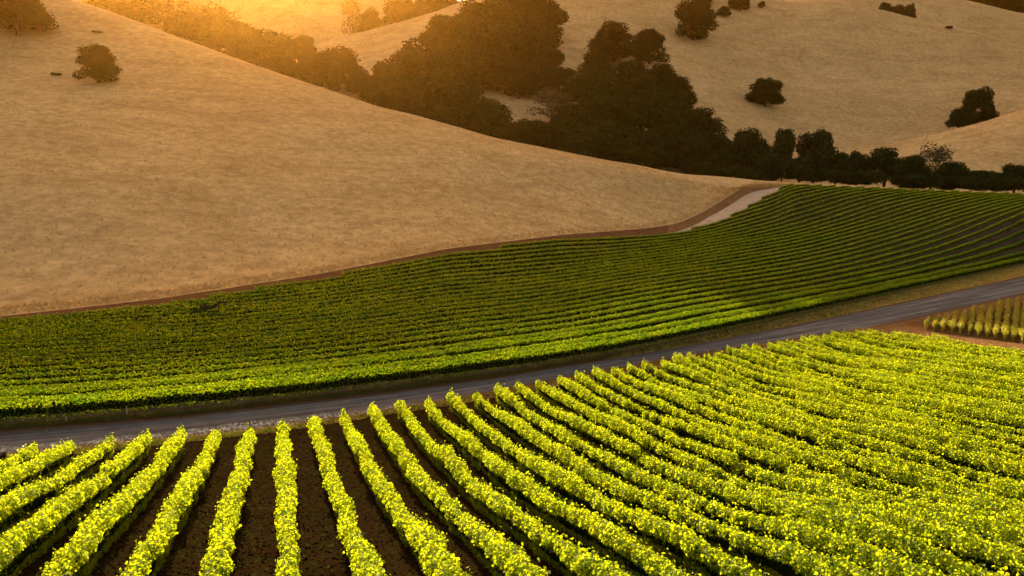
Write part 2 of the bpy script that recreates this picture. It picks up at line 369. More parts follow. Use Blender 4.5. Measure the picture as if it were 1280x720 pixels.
def row_foliage(path, density, lsize, width, height, r, wild=1.0, plant=1.25, core=True, low=.12, quad=False, taper=.62, lumpy=0.0):
    """path: (n,2) plan polyline, ~1 m steps"""
    seg = np.hypot(*np.diff(path, axis=0).T); s = np.concatenate([[0], np.cumsum(seg)]); Ltot = s[-1]
    tangent = lambda q: None
    n = int(Ltot * density)
    q = r.random(n) * Ltot
    ph = r.random() * 10
    pid = np.floor((q + ph) / plant).astype(int)
    frac = ((q + ph) / plant) % 1
    tab = r.random((int(Ltot / plant) + 30, 4))
    vig = .86 + .28 * tab[pid, 0]                               # vigour of each plant
    vig = np.where(tab[pid, 2] < .035 * wild, vig * .68, vig)
    lump = .80 + .20 * np.sin(np.pi * frac) ** .7
    vig = 1 + (vig - 1) * (1 + 1.5 * lumpy); lump = lump - .75 * lumpy * (1 - np.sin(np.pi * frac)) 
    amp = 1.0 if lumpy > 0 else .35; slow = 1 + amp * (.12 * np.sin(q / 5.3 + ph) + .08 * np.sin(q / 2.1 + ph * 3))
    x = np.interp(q, s, path[:, 0]); y = np.interp(q, s, path[:, 1])
    x2 = np.interp(np.minimum(q + .5, Ltot), s, path[:, 0]); y2 = np.interp(np.minimum(q + .5, Ltot), s, path[:, 1])
    x1 = np.interp(np.maximum(q - .5, 0), s, path[:, 0]); y1 = np.interp(np.maximum(q - .5, 0), s, path[:, 1])
    tx = x2 - x1; ty = y2 - y1; l = np.hypot(tx, ty) + 1e-9; nx, ny = -ty / l, tx / l
    phi = np.where(r.random(n) < .35, r.random(n) * np.pi, r.random(n) * 2 * np.pi)
    rad = np.where(r.random(n) < .3, r.random(n) * .8, .80 + .28 * r.random(n))
    endf = np.clip(np.minimum(q, Ltot - q) / .5, .35, 1)
    w = width / 2 * vig * lump * slow * endf; hh = height * (.86 + .14 * lump) * (.84 + .16 * vig) * slow
    cz = (hh + low) / 2; az = (hh - low) / 2
    sn = np.sin(phi); st_ = np.clip((.42 - sn) / .5, 0, 1); prof = 1 - taper * st_ * st_ * (3 - 2 * st_)
    ox = np.sign(np.cos(phi)) * np.abs(np.cos(phi)) ** .8 * rad * w * prof; oz = cz + np.sign(sn) * np.abs(sn) ** .8 * rad * az
    shoot = r.random(n) < .085 * wild
    oz = np.where(shoot & (np.sin(phi) > 0), oz + r.random(n) * .38 * wild, oz)
    ox += r.normal(0, .035, n)
    shift = (tab[pid, 1] - .5) * .22 * amp
    ox = ox + shift
    X = x + nx * ox; Yv = y + ny * ox
    Z = ground(X * 0 + x, y) + np.maximum(oz, .05)
    P = np.stack([X, Yv, Z], 1)
    Nr = np.stack([nx * np.cos(phi), ny * np.cos(phi), np.sin(phi) * .9 + .10], 1)
    V, F = leaves(P, Nr, lsize * (.7 + .6 * r.random(n)), r, quad, np.where(sn > .1, .6, .15))
    mi = np.zeros(len(F), int)
    if core:  # dark filler added inside the leaves to block light
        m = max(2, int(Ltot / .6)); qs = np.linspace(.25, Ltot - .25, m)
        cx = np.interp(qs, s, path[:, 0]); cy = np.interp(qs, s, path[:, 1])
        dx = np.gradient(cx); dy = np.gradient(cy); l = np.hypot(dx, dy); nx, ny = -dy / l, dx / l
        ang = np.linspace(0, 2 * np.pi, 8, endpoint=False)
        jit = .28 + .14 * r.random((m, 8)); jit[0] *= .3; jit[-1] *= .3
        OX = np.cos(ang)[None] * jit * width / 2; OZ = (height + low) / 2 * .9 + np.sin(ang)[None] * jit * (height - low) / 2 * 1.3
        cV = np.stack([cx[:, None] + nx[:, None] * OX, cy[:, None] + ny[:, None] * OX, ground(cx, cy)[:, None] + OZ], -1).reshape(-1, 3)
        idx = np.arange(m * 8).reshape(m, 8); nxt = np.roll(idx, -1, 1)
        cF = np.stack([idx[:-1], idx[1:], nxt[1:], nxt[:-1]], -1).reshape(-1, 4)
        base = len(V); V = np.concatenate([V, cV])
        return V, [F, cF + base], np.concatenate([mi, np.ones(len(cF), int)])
    return V, [F], mi
def post_mesh(h, w=.05):
    V = []; 
    for z, k in ((-.3, 1), (h * .98, .95), (h, .6)):
        for a in range(8): V.append((math.cos(a * math.pi / 4) * w * k, math.sin(a * math.pi / 4) * w * k, z))
    F = [];
    for j in (0, 1):
        for a in range(8): F.append((j * 8 + a, j * 8 + (a + 1) % 8, j * 8 + 8 + (a + 1) % 8, j * 8 + 8 + a))
    return mesh_np('end_post', np.array(V), [np.array(F), np.array([list(range(16, 24))])], [M['post']])
POST = post_mesh(1.75)
def cordon_mesh(path, origin):
    """woody trunks rising every 1.25 m into one horizontal cane"""
    seg = np.hypot(*np.diff(path, axis=0).T); s = np.concatenate([[0], np.cumsum(seg)]); L = s[-1]
    V = []; F = []
    def tube(pts, rads):
        b = len(V)
        for (x, y, z), rr in zip(pts, rads):
            for a in range(5):
                V.append((x + math.cos(a * 1.2566) * rr, y + math.sin(a * 1.2566) * rr, z if abs(pts[0][2] - pts[-1][2]) > .3 else z + math.cos(a * 1.2566) * rr))
        for j in range(len(pts) - 1):
            for a in range(5): F.append((b + j * 5 + a, b + j * 5 + (a + 1) % 5, b + j * 5 + 5 + (a + 1) % 5, b + j * 5 + 5 + a))
    q = .6; cane = []
    while q < L:
        x = np.interp(q, s, path[:, 0]); y = np.interp(q, s, path[:, 1]); z = float(ground(x, y))
        j = random.uniform(-.08, .08)
        tube([(x, y, z - .2), (x + j, y + j, z + .4), (x, y, z + .9)], [.045, .032, .03]); cane.append((x, y, z + .9)); q += 1.25
    if len(cane) > 1: tube(cane, [.022] * len(cane))
    V = np.array(V) - np.array(origin)
    return mesh_np('cordon', V, np.array(F), [M['bark']])
su, _ = pt(345, 375)
SLOPE = float(su); SX = 2.62
def clip_runs(path, keep):
    runs = []; cur = []
    for p, k in zip(path, keep):
        if k: cur.append(p)
        elif cur: runs.append(np.array(cur)); cur = []
    if cur: runs.append(np.array(cur))
    return [r for r in runs if len(r) > 3]
def vine_row(name_label, group, path, full, **kw):
    r = np.random.default_rng(int(abs(path[0][0] * 131 + path[0][1] * 977)) + 5)
    mid = path[len(path) // 2]; origin = np.array([mid[0], mid[1], float(ground(mid[0], mid[1]))])
    mats = kw.pop('mats')
    if full:
        # density falls with distance from the houses' side of the slope; leaves grow with it
        d = np.hypot(path[:, 0], path[:, 1])
        Vs, Fs3, Fs4, Fsq, base = [], [], [], [], 0
        cuts = [0] + [i for i in range(1, len(path)) if (d[i - 1] - 48) * (d[i] - 48) < 0] + [len(path) - 1]
        for a, b in zip(cuts[:-1], cuts[1:]):
            if b - a < 2: continue
            sub = path[a:b + 1]; dd = d[(a + b) // 2]
            V, F, mi = row_foliage(sub, 780 if dd < 48 else 480, .105 if dd < 48 else .125, r=r, quad=dd >= 48, **kw)
            Vs.append(V); (Fs3 if dd < 48 else Fsq).append(F[0] + base); Fs4.append(F[1] + base); base += len(V)
        F3 = np.concatenate(Fs3) if Fs3 else np.zeros((0, 3), int); Fq = np.concatenate(Fsq) if Fsq else np.zeros((0, 4), int); F4 = np.concatenate(Fs4)
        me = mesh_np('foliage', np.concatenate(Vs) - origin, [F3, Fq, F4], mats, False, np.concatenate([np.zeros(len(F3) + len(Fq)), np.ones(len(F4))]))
        e = bpy.data.objects.new('vine_row', None); C.objects.link(e); e.location = origin; e.empty_display_size = .5
        obj('foliage', me, e)
        obj('cordon', cordon_mesh(path, origin), e)
        for p in (path[0], path[-1]):
            o = obj('end_post', POST, e); o.location = (p[0] - origin[0], p[1] - origin[1], float(ground(p[0], p[1])) - origin[2])
    else:
        V, F, mi = row_foliage(path, r=r, **kw)
        e = obj('vine_row', mesh_np('vine_row', V - origin, F, mats, False, mi), None, origin)
    tag(e, name_label, 'vine row', group)
    return e
G1 = 'vine rows on the near slope running down to the road'
rows = []
for k in range(-10, 46):
    ys = np.arange(16, 135, 1.0); xs = k * SX + SLOPE * ys
    u = xs / np.maximum(ys, 20)
    keep = (np.abs(u) < .80) & (ys < Bf(B_fg, u) - 1.0)
    for run in clip_runs(np.stack([xs, ys], 1), keep)[:1]:
        rows.append((k, run))
u_end = pt(1080, 420)[0]
nr = nc_ = 0
for k, run in rows:
    ue = run[-1][0] / run[-1][1]
    inframe = ue > -.69
    if ue < u_end:
        if inframe:
            nr += 1
            lab = f'{ordinal(nr)} yellow green vine row from the left among those ending at the road'
        else: lab = 'sunlit vine row entering at the left edge below the road'
    else:
        nc_ += 1
        lab = f'{ordinal(nc_)} vine row right of the near field corner, ending at the red dirt track'
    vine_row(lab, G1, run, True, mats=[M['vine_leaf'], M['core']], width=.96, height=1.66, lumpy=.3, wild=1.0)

# contour rows of the middle field: parallel offsets of its lower edge
uu = np.linspace(-1.5, 1.05, 500)
base = np.stack([uu * (Bf(B_low, uu) + .55), Bf(B_low, uu) + .55], 1)
def resample(p, step):
    s = np.concatenate([[0], np.cumsum(np.hypot(*np.diff(p, axis=0).T))])
    q = np.arange(0, s[-1], step)
    return np.stack([np.interp(q, s, p[:, 0]), np.interp(q, s, p[:, 1])], 1)
G2 = 'contour vine rows on the shaded middle slope'
base = resample(base, 1.5)
for c in range(2): base[:, c] = smooth(base[:, c], 21)
tg = np.gradient(base, axis=0); tg /= np.hypot(tg[:, 0], tg[:, 1])[:, None]; nrm = np.stack([-tg[:, 1], tg[:, 0]], 1)
nmid = 0; MIDSP = 2.5
for j in range(0, 115):
    p = base + nrm * (j * MIDSP)
    d = np.diff(p, axis=0); ok = np.concatenate([[True], (d * tg[1:]).sum(1) > 0.05]); p = p[ok]
    if len(p) < 5: break
    p = resample(p, .8)
    u = p[:, 0] / np.maximum(p[:, 1], 20)
    keep = (u > -.80) & (u < .82) & (p[:, 1] > Bf(B_low, u) + .2) & (p[:, 1] < Bf(B_top, u) - .8)
    runs = clip_runs(p, keep)
    if not runs: continue
    run = max(runs, key=len)
    if len(run) < 5: continue
    # must pass through the frame
    uu_ = run[:, 0] / run[:, 1]
    if uu_.min() > .70 or uu_.max() < -.70: continue
    nmid += 1
    dist = float(np.median(run[:, 1]))
    dens = 190 if j < 4 else (95 if j < 16 else 55)
    ls = .16 if j < 4 else (.19 if j < 16 else .25)
    lab = f'{ordinal(nmid)} vine row uphill from the road on the middle slope'
    if j == 0: lab = 'roadside vine row with dark green wall, lowest on the middle slope'
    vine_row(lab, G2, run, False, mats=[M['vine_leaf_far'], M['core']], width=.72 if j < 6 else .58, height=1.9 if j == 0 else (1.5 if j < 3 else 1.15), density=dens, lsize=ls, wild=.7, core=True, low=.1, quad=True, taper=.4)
print('rows', len(rows), 'mid', nmid)

# small autumn tinted block beside the junction
G3 = 'vine rows of the small block at the junction'
n3 = 0
for i in range(0, 34):
    ua = pt(1156 + i * 11.0, 400)[0]
    lowpy = np.interp(1156 + i * 11.0, [1150, 1160, 1280, 1500], [410, 414, 430, 455]); toppy = np.interp(1156 + i * 11.0, [1150, 1280, 1500], [407, 376, 330])
    x0, y0 = at_px(1156 + i * 11.0, lowpy); 
    x1, y1 = at_px(1156 + i * 11.0 + 6, toppy)
    L = math.hypot(x1 - x0, y1 - y0)
    if L < 1.5: x1, y1 = x0 + .4, y0 + 2.2
    m = max(5, int(L)); path = np.stack([np.linspace(x0, x1, m), np.linspace(y0, y1, m)], 1)
    n3 += 1
    lab = f'{ordinal(n3)} rust and green vine row from the left tip of the small junction block'
    vine_row(lab, G3, path, False, mats=[M['vine_leaf_rust'], M['core']], width=.9, height=1.45, density=230, lsize=.16, wild=1.0, core=False, quad=True, lumpy=.8)

# ------------------------------------------------------------------ trees
def crown_mesh(seed, kind):
    r = np.random.default_rng(seed)
    P = []; Nn = []; S = []
    nl = {'oak': 44, 'wide': 48, 'tall': 36, 'sparse': 24, 'bush': 18}[kind]
    dens = {'oak': 330, 'wide': 300, 'tall': 330, 'sparse': 90, 'bush': 330}[kind]
    for i in range(nl):
        a = r.random() * 2 * np.pi; h = r.random()
        if kind == 'tall': rr = .30 * math.sqrt(max(0, 1 - (h - .35) ** 2 * 1.8)); cz = .14 + .74 * h; lr = .10 + .09 * r.random()
        elif kind == 'bush': rr = .34 * math.sqrt(r.random()); cz = .2 + .5 * h * (1 - rr); lr = .14 + .1 * r.random()
        else: rr = (.40 if kind == 'wide' else .36) * math.sqrt(r.random()) * (1.05 - .6 * max(0, h - .35)); h = h ** .8; rr = min(rr, .42 * math.sqrt(max(.05, 1 - max(0, (h - .3) / .72) ** 2))); cz = (.30 if kind == 'sparse' else .13) + .70 * h * (1 - .35 * rr); lr = .10 + .08 * r.random()
        c = np.array([math.cos(a) * rr, math.sin(a) * rr, cz])
        n = int(dens * (lr / .14) ** 2)
        d = r.normal(0, 1, (n, 3)); d /= np.linalg.norm(d, axis=1)[:, None]
        rad = lr * (.70 + .38 * r.random(n)) * (1 + .25 * np.sin(d[:, 0] * 9 + i) * np.sin(d[:, 2] * 8 + i * 2))
        p = c + d * rad[:, None] * np.array([1, 1, .82])
        P.append(p); Nn.append(d + np.array([0, 0, .4])); S.append(np.full(n, .030) * (.6 + .9 * r.random(n)))
    P = np.concatenate(P); Nn = np.concatenate(Nn); S = np.concatenate(S)
    ok = P[:, 2] > .05
    V, F = leaves(P[ok], Nn[ok], S[ok], r)
    mi = np.zeros(len(F))
    return V, F
def trunk_np(seed, kind):
    r = random.Random(seed); V = []; F = []
    def limb(p0, p1, r0, r1, nseg=4):
        b = len(V); d = Vector(p1) - Vector(p0); ax = d.normalized(); s1 = ax.orthogonal().normalized(); s2 = ax.cross(s1)
        for j in range(nseg + 1):
            f = j / nseg; c = Vector(p0) + d * f + Vector((r.uniform(-1, 1), r.uniform(-1, 1), 0)) * (.012 if 0 < j < nseg else 0)
            rr = r0 + (r1 - r0) * f
            if j == 0 and r0 > .03: rr *= 1.35
            for a in range(7):
                q = c + (s1 * math.cos(a * 2 * math.pi / 7) + s2 * math.sin(a * 2 * math.pi / 7)) * rr; V.append(tuple(q))
        for j in range(nseg):
            for a in range(7): F.append((b + j * 7 + a, b + j * 7 + (a + 1) % 7, b + j * 7 + 7 + (a + 1) % 7, b + j * 7 + 7 + a))
    fk = .22 if kind != 'tall' else .3
    limb((0, 0, -.08), (0, 0, fk), .036, .028)
    for i in range(7):
        a = i * .9 + r.random(); l = r.uniform(.16, .3)
        p = (math.cos(a) * l, math.sin(a) * l, fk + r.uniform(.15, .42))
        limb((0, 0, fk - .02), p, .018, .007)
        for q in range(2):
            b_ = a + r.uniform(-.8, .8); limb(p, (p[0] + math.cos(b_) * .1, p[1] + math.sin(b_) * .1, p[2] + r.uniform(.04, .12)), .007, .003, 2)
    return np.array(V), np.array(F)
PROTO = {}
for kind, cnt in (('oak', 4), ('wide', 3), ('tall', 2), ('sparse', 1), ('bush', 2)):
    for v in range(cnt):
        V, F = crown_mesh(100 + v * 7 + len(kind), kind)
        cm = mesh_np('crown', V, F, [M['oak_leaf_pale'] if kind == 'sparse' else M['oak_leaf']])
        if kind == 'bush':
            PROTO.setdefault(kind, []).append((None, cm))
        else:
            tv, tf = trunk_np(v + len(kind), kind)
            PROTO.setdefault(kind, []).append((mesh_np('trunk', tv, tf, [M['bark']], True), cm))
cnt_t = 0
def tree(name, kind, px, Y, top, wpx, label, cat, group=None, base_py=None):
    """px: column; Y: distance (or base_py: where the foot is seen); top: sight line to its top; wpx: apparent width"""
    global cnt_t
    if base_py is not None: x, y = at_px(px, base_py)
    else:
        u, _ = pt(px, 200); x, y = float(u) * Y, Y
        if group in (GT, GW):
            # stand the tree where the slope behind the ridge is high enough for a natural crown
            ys = np.arange(Y, 900, 1.0); g = ground(float(u) * ys, ys) / ys; tb = float(pt(px, top + .92 * wpx)[1])
            h = np.nonzero(g >= tb)[0]
            if len(h) and h[0] > 0: y = float(ys[h[0]]); x = float(u) * y
    z = float(ground(x, y)); _, t = pt(px, top)
    H = max(1.2, float(t) * y - z) if kind != 'bush' else max(.6, float(t) * y - z)
    W = wpx / FPX * y
    e = bpy.data.objects.new(name, None); C.objects.link(e); e.location = (x, y, z)
    e.rotation_euler = (0, 0, random.random() * 6.28)
    cw = .98 if kind in ('oak', 'wide') else (.86 if kind == 'tall' else .95)
    e.scale = (W / cw, W / cw, H / .95)
    tr, cr = PROTO[kind][cnt_t % len(PROTO[kind])]
    cnt_t += 1
    if tr: obj('trunk', tr, e)
    else:
        pass
    obj('crown', cr, e)
    tag(e, label, cat, group)
    return e
GT = 'oaks behind the left ridge'; GW = 'oaks of the dark wood in the valley'; GR = 'oaks and bushes along the top of the middle field'; GH = 'oaks scattered on the far hill'
T = tree
# left hill
T('oak_tree', 'wide', 22, None, -18, 84, 'big spreading oak cut off by the top left corner', 'tree', None, 44)
T('oak_tree', 'oak', 124, None, 55, 56, 'lone dark rounded oak standing on the left golden hillside', 'tree', None, 103)
T('dry_shrub', 'bush', 70, None, 89.5, 12, 'tiny dark shrub just left of the lone hillside oak', 'shrub', None, 94)
T('dry_shrub', 'bush', 120, None, 38, 14, 'tiny brownish shrub above the lone hillside oak', 'shrub', None, 41)
# behind the ridge, in the sun's glow
for px, Y, top, w, kind, lab in [
    (150, 425, -14, 60, 'oak', 'leftmost glowing oak behind the ridge, mostly above the frame'),
    (187, 412, -24, 64, 'oak', 'tall oak behind the ridge left of the sun glow'),
    (226, 405, -8, 60, 'sparse', 'thin lacy oak in the brightest glow behind the ridge'),
    (272, 392, 3, 84, 'wide', 'large rounded orange lit oak under the sun glow'),
    (240, 385, 14, 60, 'oak', 'low hazy orange oak at the left foot of the large rounded one'),
    (313, 388, 26, 60, 'oak', 'small orange oak right beside the large rounded one'),
    (346, 378, 33, 70, 'wide', 'brown flat topped oak right of the glow behind the ridge'),
    (386, 372, 43, 34, 'oak', 'small round brown oak beneath the pale left saddle'),
    (398, 360, 62, 62, 'oak', 'low brown oak on the ridge under the pale saddle'),
    (427, 358, 56, 62, 'wide', 'round topped brown oak left of the dark wood edge'),
    (452, 352, 84, 40, 'oak', 'small dark oak joining the ridge trees to the wood'),
    (362, 366, 66, 60, 'oak', 'low brown oak directly behind the ridge edge, below the flat topped one')]:
    T('oak_tree', kind, px, Y, top, w, lab, 'tree', GT)
# the dark wood
wood = [
    (487, 372, 72, 70, 'oak', 'dark oak at the left end of the valley wood'),
    (500, 345, 108, 60, 'oak', 'low dark oak where the wood touches the ridge at its left'),
    (528, 400, 46, 78, 'wide', 'broad oak on the upper left shoulder of the wood'),
    (540, 356, 88, 104, 'wide', 'wide dome shaped dark oak in the lower left wood'),
    (590, 352, 104, 84, 'wide', 'dark dome shaped oak right of the widest dome'),
    (560, 470, 18, 64, 'oak', 'oak beneath the bright patch of pale ridge'),
    (565, 415, 56, 70, 'oak', 'dark oak above the dome shaped ones'),
    (612, 340, 134, 60, 'oak', 'low dark oak on the ridge below the golden gap'),
    (600, 520, -6, 70, 'wide', 'tall oak at the top edge of the wood, left of centre'),
    (640, 540, -22, 74, 'oak', 'topmost oak of the wood, cut by the frame above centre'),
    (672, 520, -14, 62, 'wide', 'top right oak of the upper wood against the golden hill'),
    (600, 465, 30, 74, 'oak', 'dark oak in the middle of the upper wood'),
    (645, 470, 26, 76, 'wide', 'broad dark oak in the middle right of the upper wood'),
    (677, 455, 46, 50, 'oak', 'oak forming the right bulge of the upper wood'),
    (620, 438, 66, 66, 'oak', 'dark oak just above the golden gap'),
    (660, 432, 76, 50, 'oak', 'oak above the small round oak at the gap'),
    (648, 424, 92, 38, 'oak', 'small round oak inside the golden gap'),
    (700, 425, 84, 50, 'oak', 'oak right of the gap with ragged top'),
    (727, 415, 96, 44, 'sparse', 'thin ragged oak between the gap and the tall pair'),
    (690, 385, 116, 60, 'sparse', 'pale thin oak right below the golden gap'),
    (668, 350, 146, 62, 'oak', 'low oak under the gap along the ridge edge'),
    (715, 362, 128, 64, 'wide', 'rounded dark oak in the lower middle of the wood'),
    (765, 455, 23, 54, 'oak', 'taller oak of the pair rising above the right wood'),
    (808, 448, 35, 44, 'oak', 'shorter right hand oak of the pair above the wood'),
    (745, 430, 62, 46, 'oak', 'oak below the left side of the tall pair'),
    (785, 425, 72, 62, 'wide', 'dark oak directly below the tall pair'),
    (826, 420, 76, 46, 'oak', 'oak on the right shoulder of the wood'),
    (760, 395, 96, 64, 'wide', 'broad dark oak in the centre of the right wood'),
    (812, 392, 104, 66, 'oak', 'dark oak low in the right wood'),
    (848, 398, 110, 44, 'oak', 'oak on the stepped right edge of the wood'),
    (875, 385, 132, 52, 'wide', 'rounded oak at the lower right end of the wood'),
    (760, 350, 148, 60, 'oak', 'low dark oak behind the ridge in the right wood'),
    (800, 345, 156, 56, 'wide', 'low rounded oak close behind the end of the ridge'),
    (834, 340, 152, 52, 'oak', 'olive green rounded oak near the end of the ridge'),
    (870, 335, 170, 50, 'oak', 'low oak between the wood and the hedge line'),
    (722, 336, 168, 54, 'oak', 'low dark oak peeking just over the ridge under centre wood'),
]
wood += [
    (520, 348, 122, 56, 'oak', 'low dark oak at the ridge beneath the left dome shaped oak'),
    (572, 344, 128, 60, 'oak', 'low dark oak at the ridge between the two dome shaped oaks'),
    (640, 338, 150, 50, 'oak', 'low dark oak at the ridge left below the small round gap oak'),
    (740, 400, 84, 62, 'oak', 'dark oak filling the wood left of the tall pair'),
    (738, 372, 112, 62, 'wide', 'dark oak below and left of the broad centre oak'),
    (786, 372, 118, 60, 'oak', 'dark oak just below the broad centre oak of the right wood'),
    (700, 356, 148, 58, 'oak', 'dark oak low in the wood right below the pale thin one'),
    (745, 342, 158, 56, 'oak', 'dark oak behind the ridge left of the olive rounded one'),
    (830, 372, 130, 58, 'oak', 'dark oak low under the stepped right edge of the wood'),
    (780, 338, 170, 54, 'oak', 'small dark oak peeking over the ridge left of the olive rounded one'),
    (855, 345, 158, 52, 'oak', 'dark oak right of the olive rounded one behind the ridge end'),
    (895, 345, 166, 44, 'oak', 'dark oak between the lower right end of the wood and the hedge'),
    (815, 336, 178, 52, 'oak', 'small dark oak close behind the thin end of the golden ridge'),
    (794, 410, 92, 54, 'oak', 'dark oak right of centre under the tall pair'),
    (846, 410, 92, 40, 'oak', 'dark oak on the upper step of the wood right edge'),
    (580, 440, 42, 66, 'oak', 'dark oak in the upper left wood under the bright ridge patch'),
    (630, 500, 4, 70, 'oak', 'dark oak near the top of the upper wood, centre'),
    (665, 490, 10, 60, 'oak', 'dark oak on the upper right edge of the upper wood'),
    (560, 500, 30, 50, 'oak', 'small dark oak on the pale ridge at the upper wood left edge')]
for px, Y, top, w, kind, lab in wood: T('oak_tree', kind, px, Y, top, w * 1.12, lab, 'tree', GW)
# hedge line above the middle field
line = [
    (936, 325, 157, 64, 'wide', 'large rounded oak at the left end of the hedge line'),
    (978, 322, 163, 30, 'tall', 'narrow oak between two rounded oaks of the hedge line'),
    (1018, 322, 160, 54, 'oak', 'rounded oak standing over the top of the gravel track'),
    (900, 318, 184, 44, 'oak', 'low dark oak left of the rounded hedge line oak'),
    (960, 308, 190, 46, 'oak', 'low bushy oak at the foot of the hedge line start'),
    (1000, 306, 192, 46, 'oak', 'low bushy oak below the second rounded oak'),
    (1046, 315, 189, 40, 'oak', 'low dark oak right of the second rounded oak'),
    (1072, 318, 186, 36, 'oak', 'small oak where the pale knoll meets the hedge'),
    (1108, 318, 181, 54, 'wide', 'spreading oak in front of the pale knoll start'),
    (1166, 318, 186, 56, 'sparse', 'thin airy pale tree on the hedge line'),
    (1140, 314, 192, 46, 'oak', 'low dark oak left of the thin airy tree'),
    (1190, 312, 199, 56, 'oak', 'low dark oak right of the thin airy tree'),
    (1228, 312, 203, 70, 'bush', 'low bushes between the airy tree and the right edge oak'),
    (1272, 314, 202, 44, 'oak', 'dark oak of the hedge line at the right edge'),
    (1310, 314, 206, 50, 'oak', 'hedge line oak just past the right edge'),
    (1030, 303, 203, 50, 'bush', 'low dark bush below the gap of the hedge line'),
    (1085, 304, 206, 60, 'bush', 'wide low bush under the spreading hedge oak'),
    (1150, 304, 208, 60, 'bush', 'wide low bush in front of the thin airy tree'),
    (1205, 304, 212, 56, 'bush', 'wide low bush at the top of the field near right'),
    (1255, 304, 211, 56, 'bush', 'wide low bush under the right edge oak'),
    (880, 300, 196, 46, 'bush', 'low dark bush behind the end of the golden ridge'),
    (925, 298, 199, 46, 'bush', 'low dark bush above the head of the gravel track'),
]
for px, Y, top, w, kind, lab in line: T('hedge_bush' if kind == 'bush' else 'oak_tree', kind, px, Y, top, w, lab, 'bush' if kind == 'bush' else 'tree', GR)
# far hill
for px, base, top, w, kind, lab in [
    (866, 50, -4, 54, 'oak', 'big dark oval oak high on the far golden hill'),
    (905, 21, 7, 18, 'oak', 'small round tree right of the big oval oak'),
    (925, 13, -8, 28, 'wide', 'dark tree clump at the frame top, right of the small round tree'),
    (952, 10, 1, 11, 'oak', 'tiny tree farthest right of the four near the frame top'),
    (884, 5, -16, 30, 'oak', 'dark tree behind the big oval oak at the frame top'),
    (956, 133, 95, 46, 'oak', 'lone round oak in the middle of the far golden hill'),
    (1187, 36, 31, 9, 'bush', 'tiny dark shrub on the far ridge at upper right')]:
    T('oak_tree' if kind != 'bush' else 'dry_shrub', kind, px, None, top, w, lab, 'tree' if kind != 'bush' else 'shrub', GH if kind != 'bush' else None, base)
for px, Y, top, w, kind, lab in [
    (1196, 500, 132, 36, 'oak', 'lower left oak of the group half hidden by the pale knoll'),
    (1216, 505, 110, 36, 'tall', 'tall pointed oak of the group half hidden by the pale knoll'),
    (1230, 500, 134, 26, 'oak', 'right hand small oak of the group behind the pale knoll'),
    (1284, 500, 112, 20, 'oak', 'dark tree cut by the right edge above the pale knoll'),
    (1092, 775, 0, 22, 'oak', 'leftmost dark tree peeking over the far ridge'),
    (1106, 775, 5, 22, 'oak', 'middle dark tree peeking over the far ridge'),
    (1122, 772, 2, 18, 'oak', 'right dark tree peeking over the far ridge'),
    (474, 760, 8, 50, 'wide', 'hazy orange oak left on the hidden ridge behind the saddle'),
    (505, 765, -10, 60, 'oak', 'hazy orange oak at the frame top behind the saddle'),
    (548, 790, -20, 60, 'wide', 'hazy brown oak at the frame top above the pale ridge'),
    (446, 780, -2, 30, 'sparse', 'faint hazy tree in the orange glow right of the sun')]:
    T('oak_tree', kind, px, Y, top, w, lab, 'tree', GH)
for i in range(9):
    px = 1215 + i * 16
    T('oak_tree', 'wide', px, 985, np.interp(px, [1215, 1280, 1350], [-14, 1, 14]), 40, f'{ordinal(i + 1)} far dark tree from the left in the top right corner wood', 'tree', 'far dark trees in the top right corner')
# odd things between the rows
x, y = at_px(250, 396)
e = T('small_bush', 'bush', 250, None, 380, 20, 'small grey green bush at the top of the middle field, upper left', 'bush', None, 396)
def branch_mesh():
    V = []; F = []
    pts = [(-1.7, 0, 1.35), (-1.0, .1, 1.5), (-.2, 0, 1.42), (.5, .05, 1.75), (1.2, 0, 2.2), (1.9, .1, 2.3)]; rr = [.16, .28, .30, .26, .22, .10]
    for p, q in zip(pts, rr):
        for a in range(8): V.append((p[0] + random.uniform(-.04, .04), p[1] + math.cos(a * math.pi / 4) * q, p[2] + math.sin(a * math.pi / 4) * q))
    for j in range(len(pts) - 1):
        for a in range(8): F.append((j * 8 + a, j * 8 + (a + 1) % 8, j * 8 + 8 + (a + 1) % 8, j * 8 + 8 + a))
    for leg in (-.9, .9):
        b = len(V)
        for z, q in ((-.1, .08), (1.55 if leg < 0 else 1.95, .06)):
            for a in range(6): V.append((leg + math.cos(a * 1.047) * q, math.sin(a * 1.047) * q, z))
        for a in range(6): F.append((b + a, b + (a + 1) % 6, b + 6 + (a + 1) % 6, b + 6 + a))
    return mesh_np('dead_branch', np.array(V), np.array(F), [M['dead']], True)
x, y = at_px(266, 397)
o = obj('dead_branch', branch_mesh(), None, (x, y, float(ground(x, y)))); tag(o, 'dark bent dead branch lying across the vines at the top of the middle field', 'branch')
def box_np(sx, sy, sz, name, mat):
    import bmesh
    bm = bmesh.new(); bmesh.ops.create_cube(bm, size=1)
    for v in bm.verts: v.co = (v.co.x * sx, v.co.y * sy, (v.co.z + .5) * sz)
    bmesh.ops.bevel(bm, geom=bm.edges[:], offset=.03, segments=2, affect='EDGES')
    me = bpy.data.meshes.new(name); bm.to_mesh(me); bm.free(); me.materials.append(M[mat]); return me
x, y = at_px(0, 577)
e = bpy.data.objects.new('storage_bin', None); C.objects.link(e); e.location = (x, y - .3, float(ground(x, y)) - .05)
obj('body', box_np(1.0, .7, .62, 'body', 'darkbox'), e)
lid = obj('lid', box_np(1.08, .78, .07, 'lid', 'darkbox'), e); lid.location = (0, 0, .622)
tag(e, 'dark low box at the left edge between the road and the first vines', 'box')
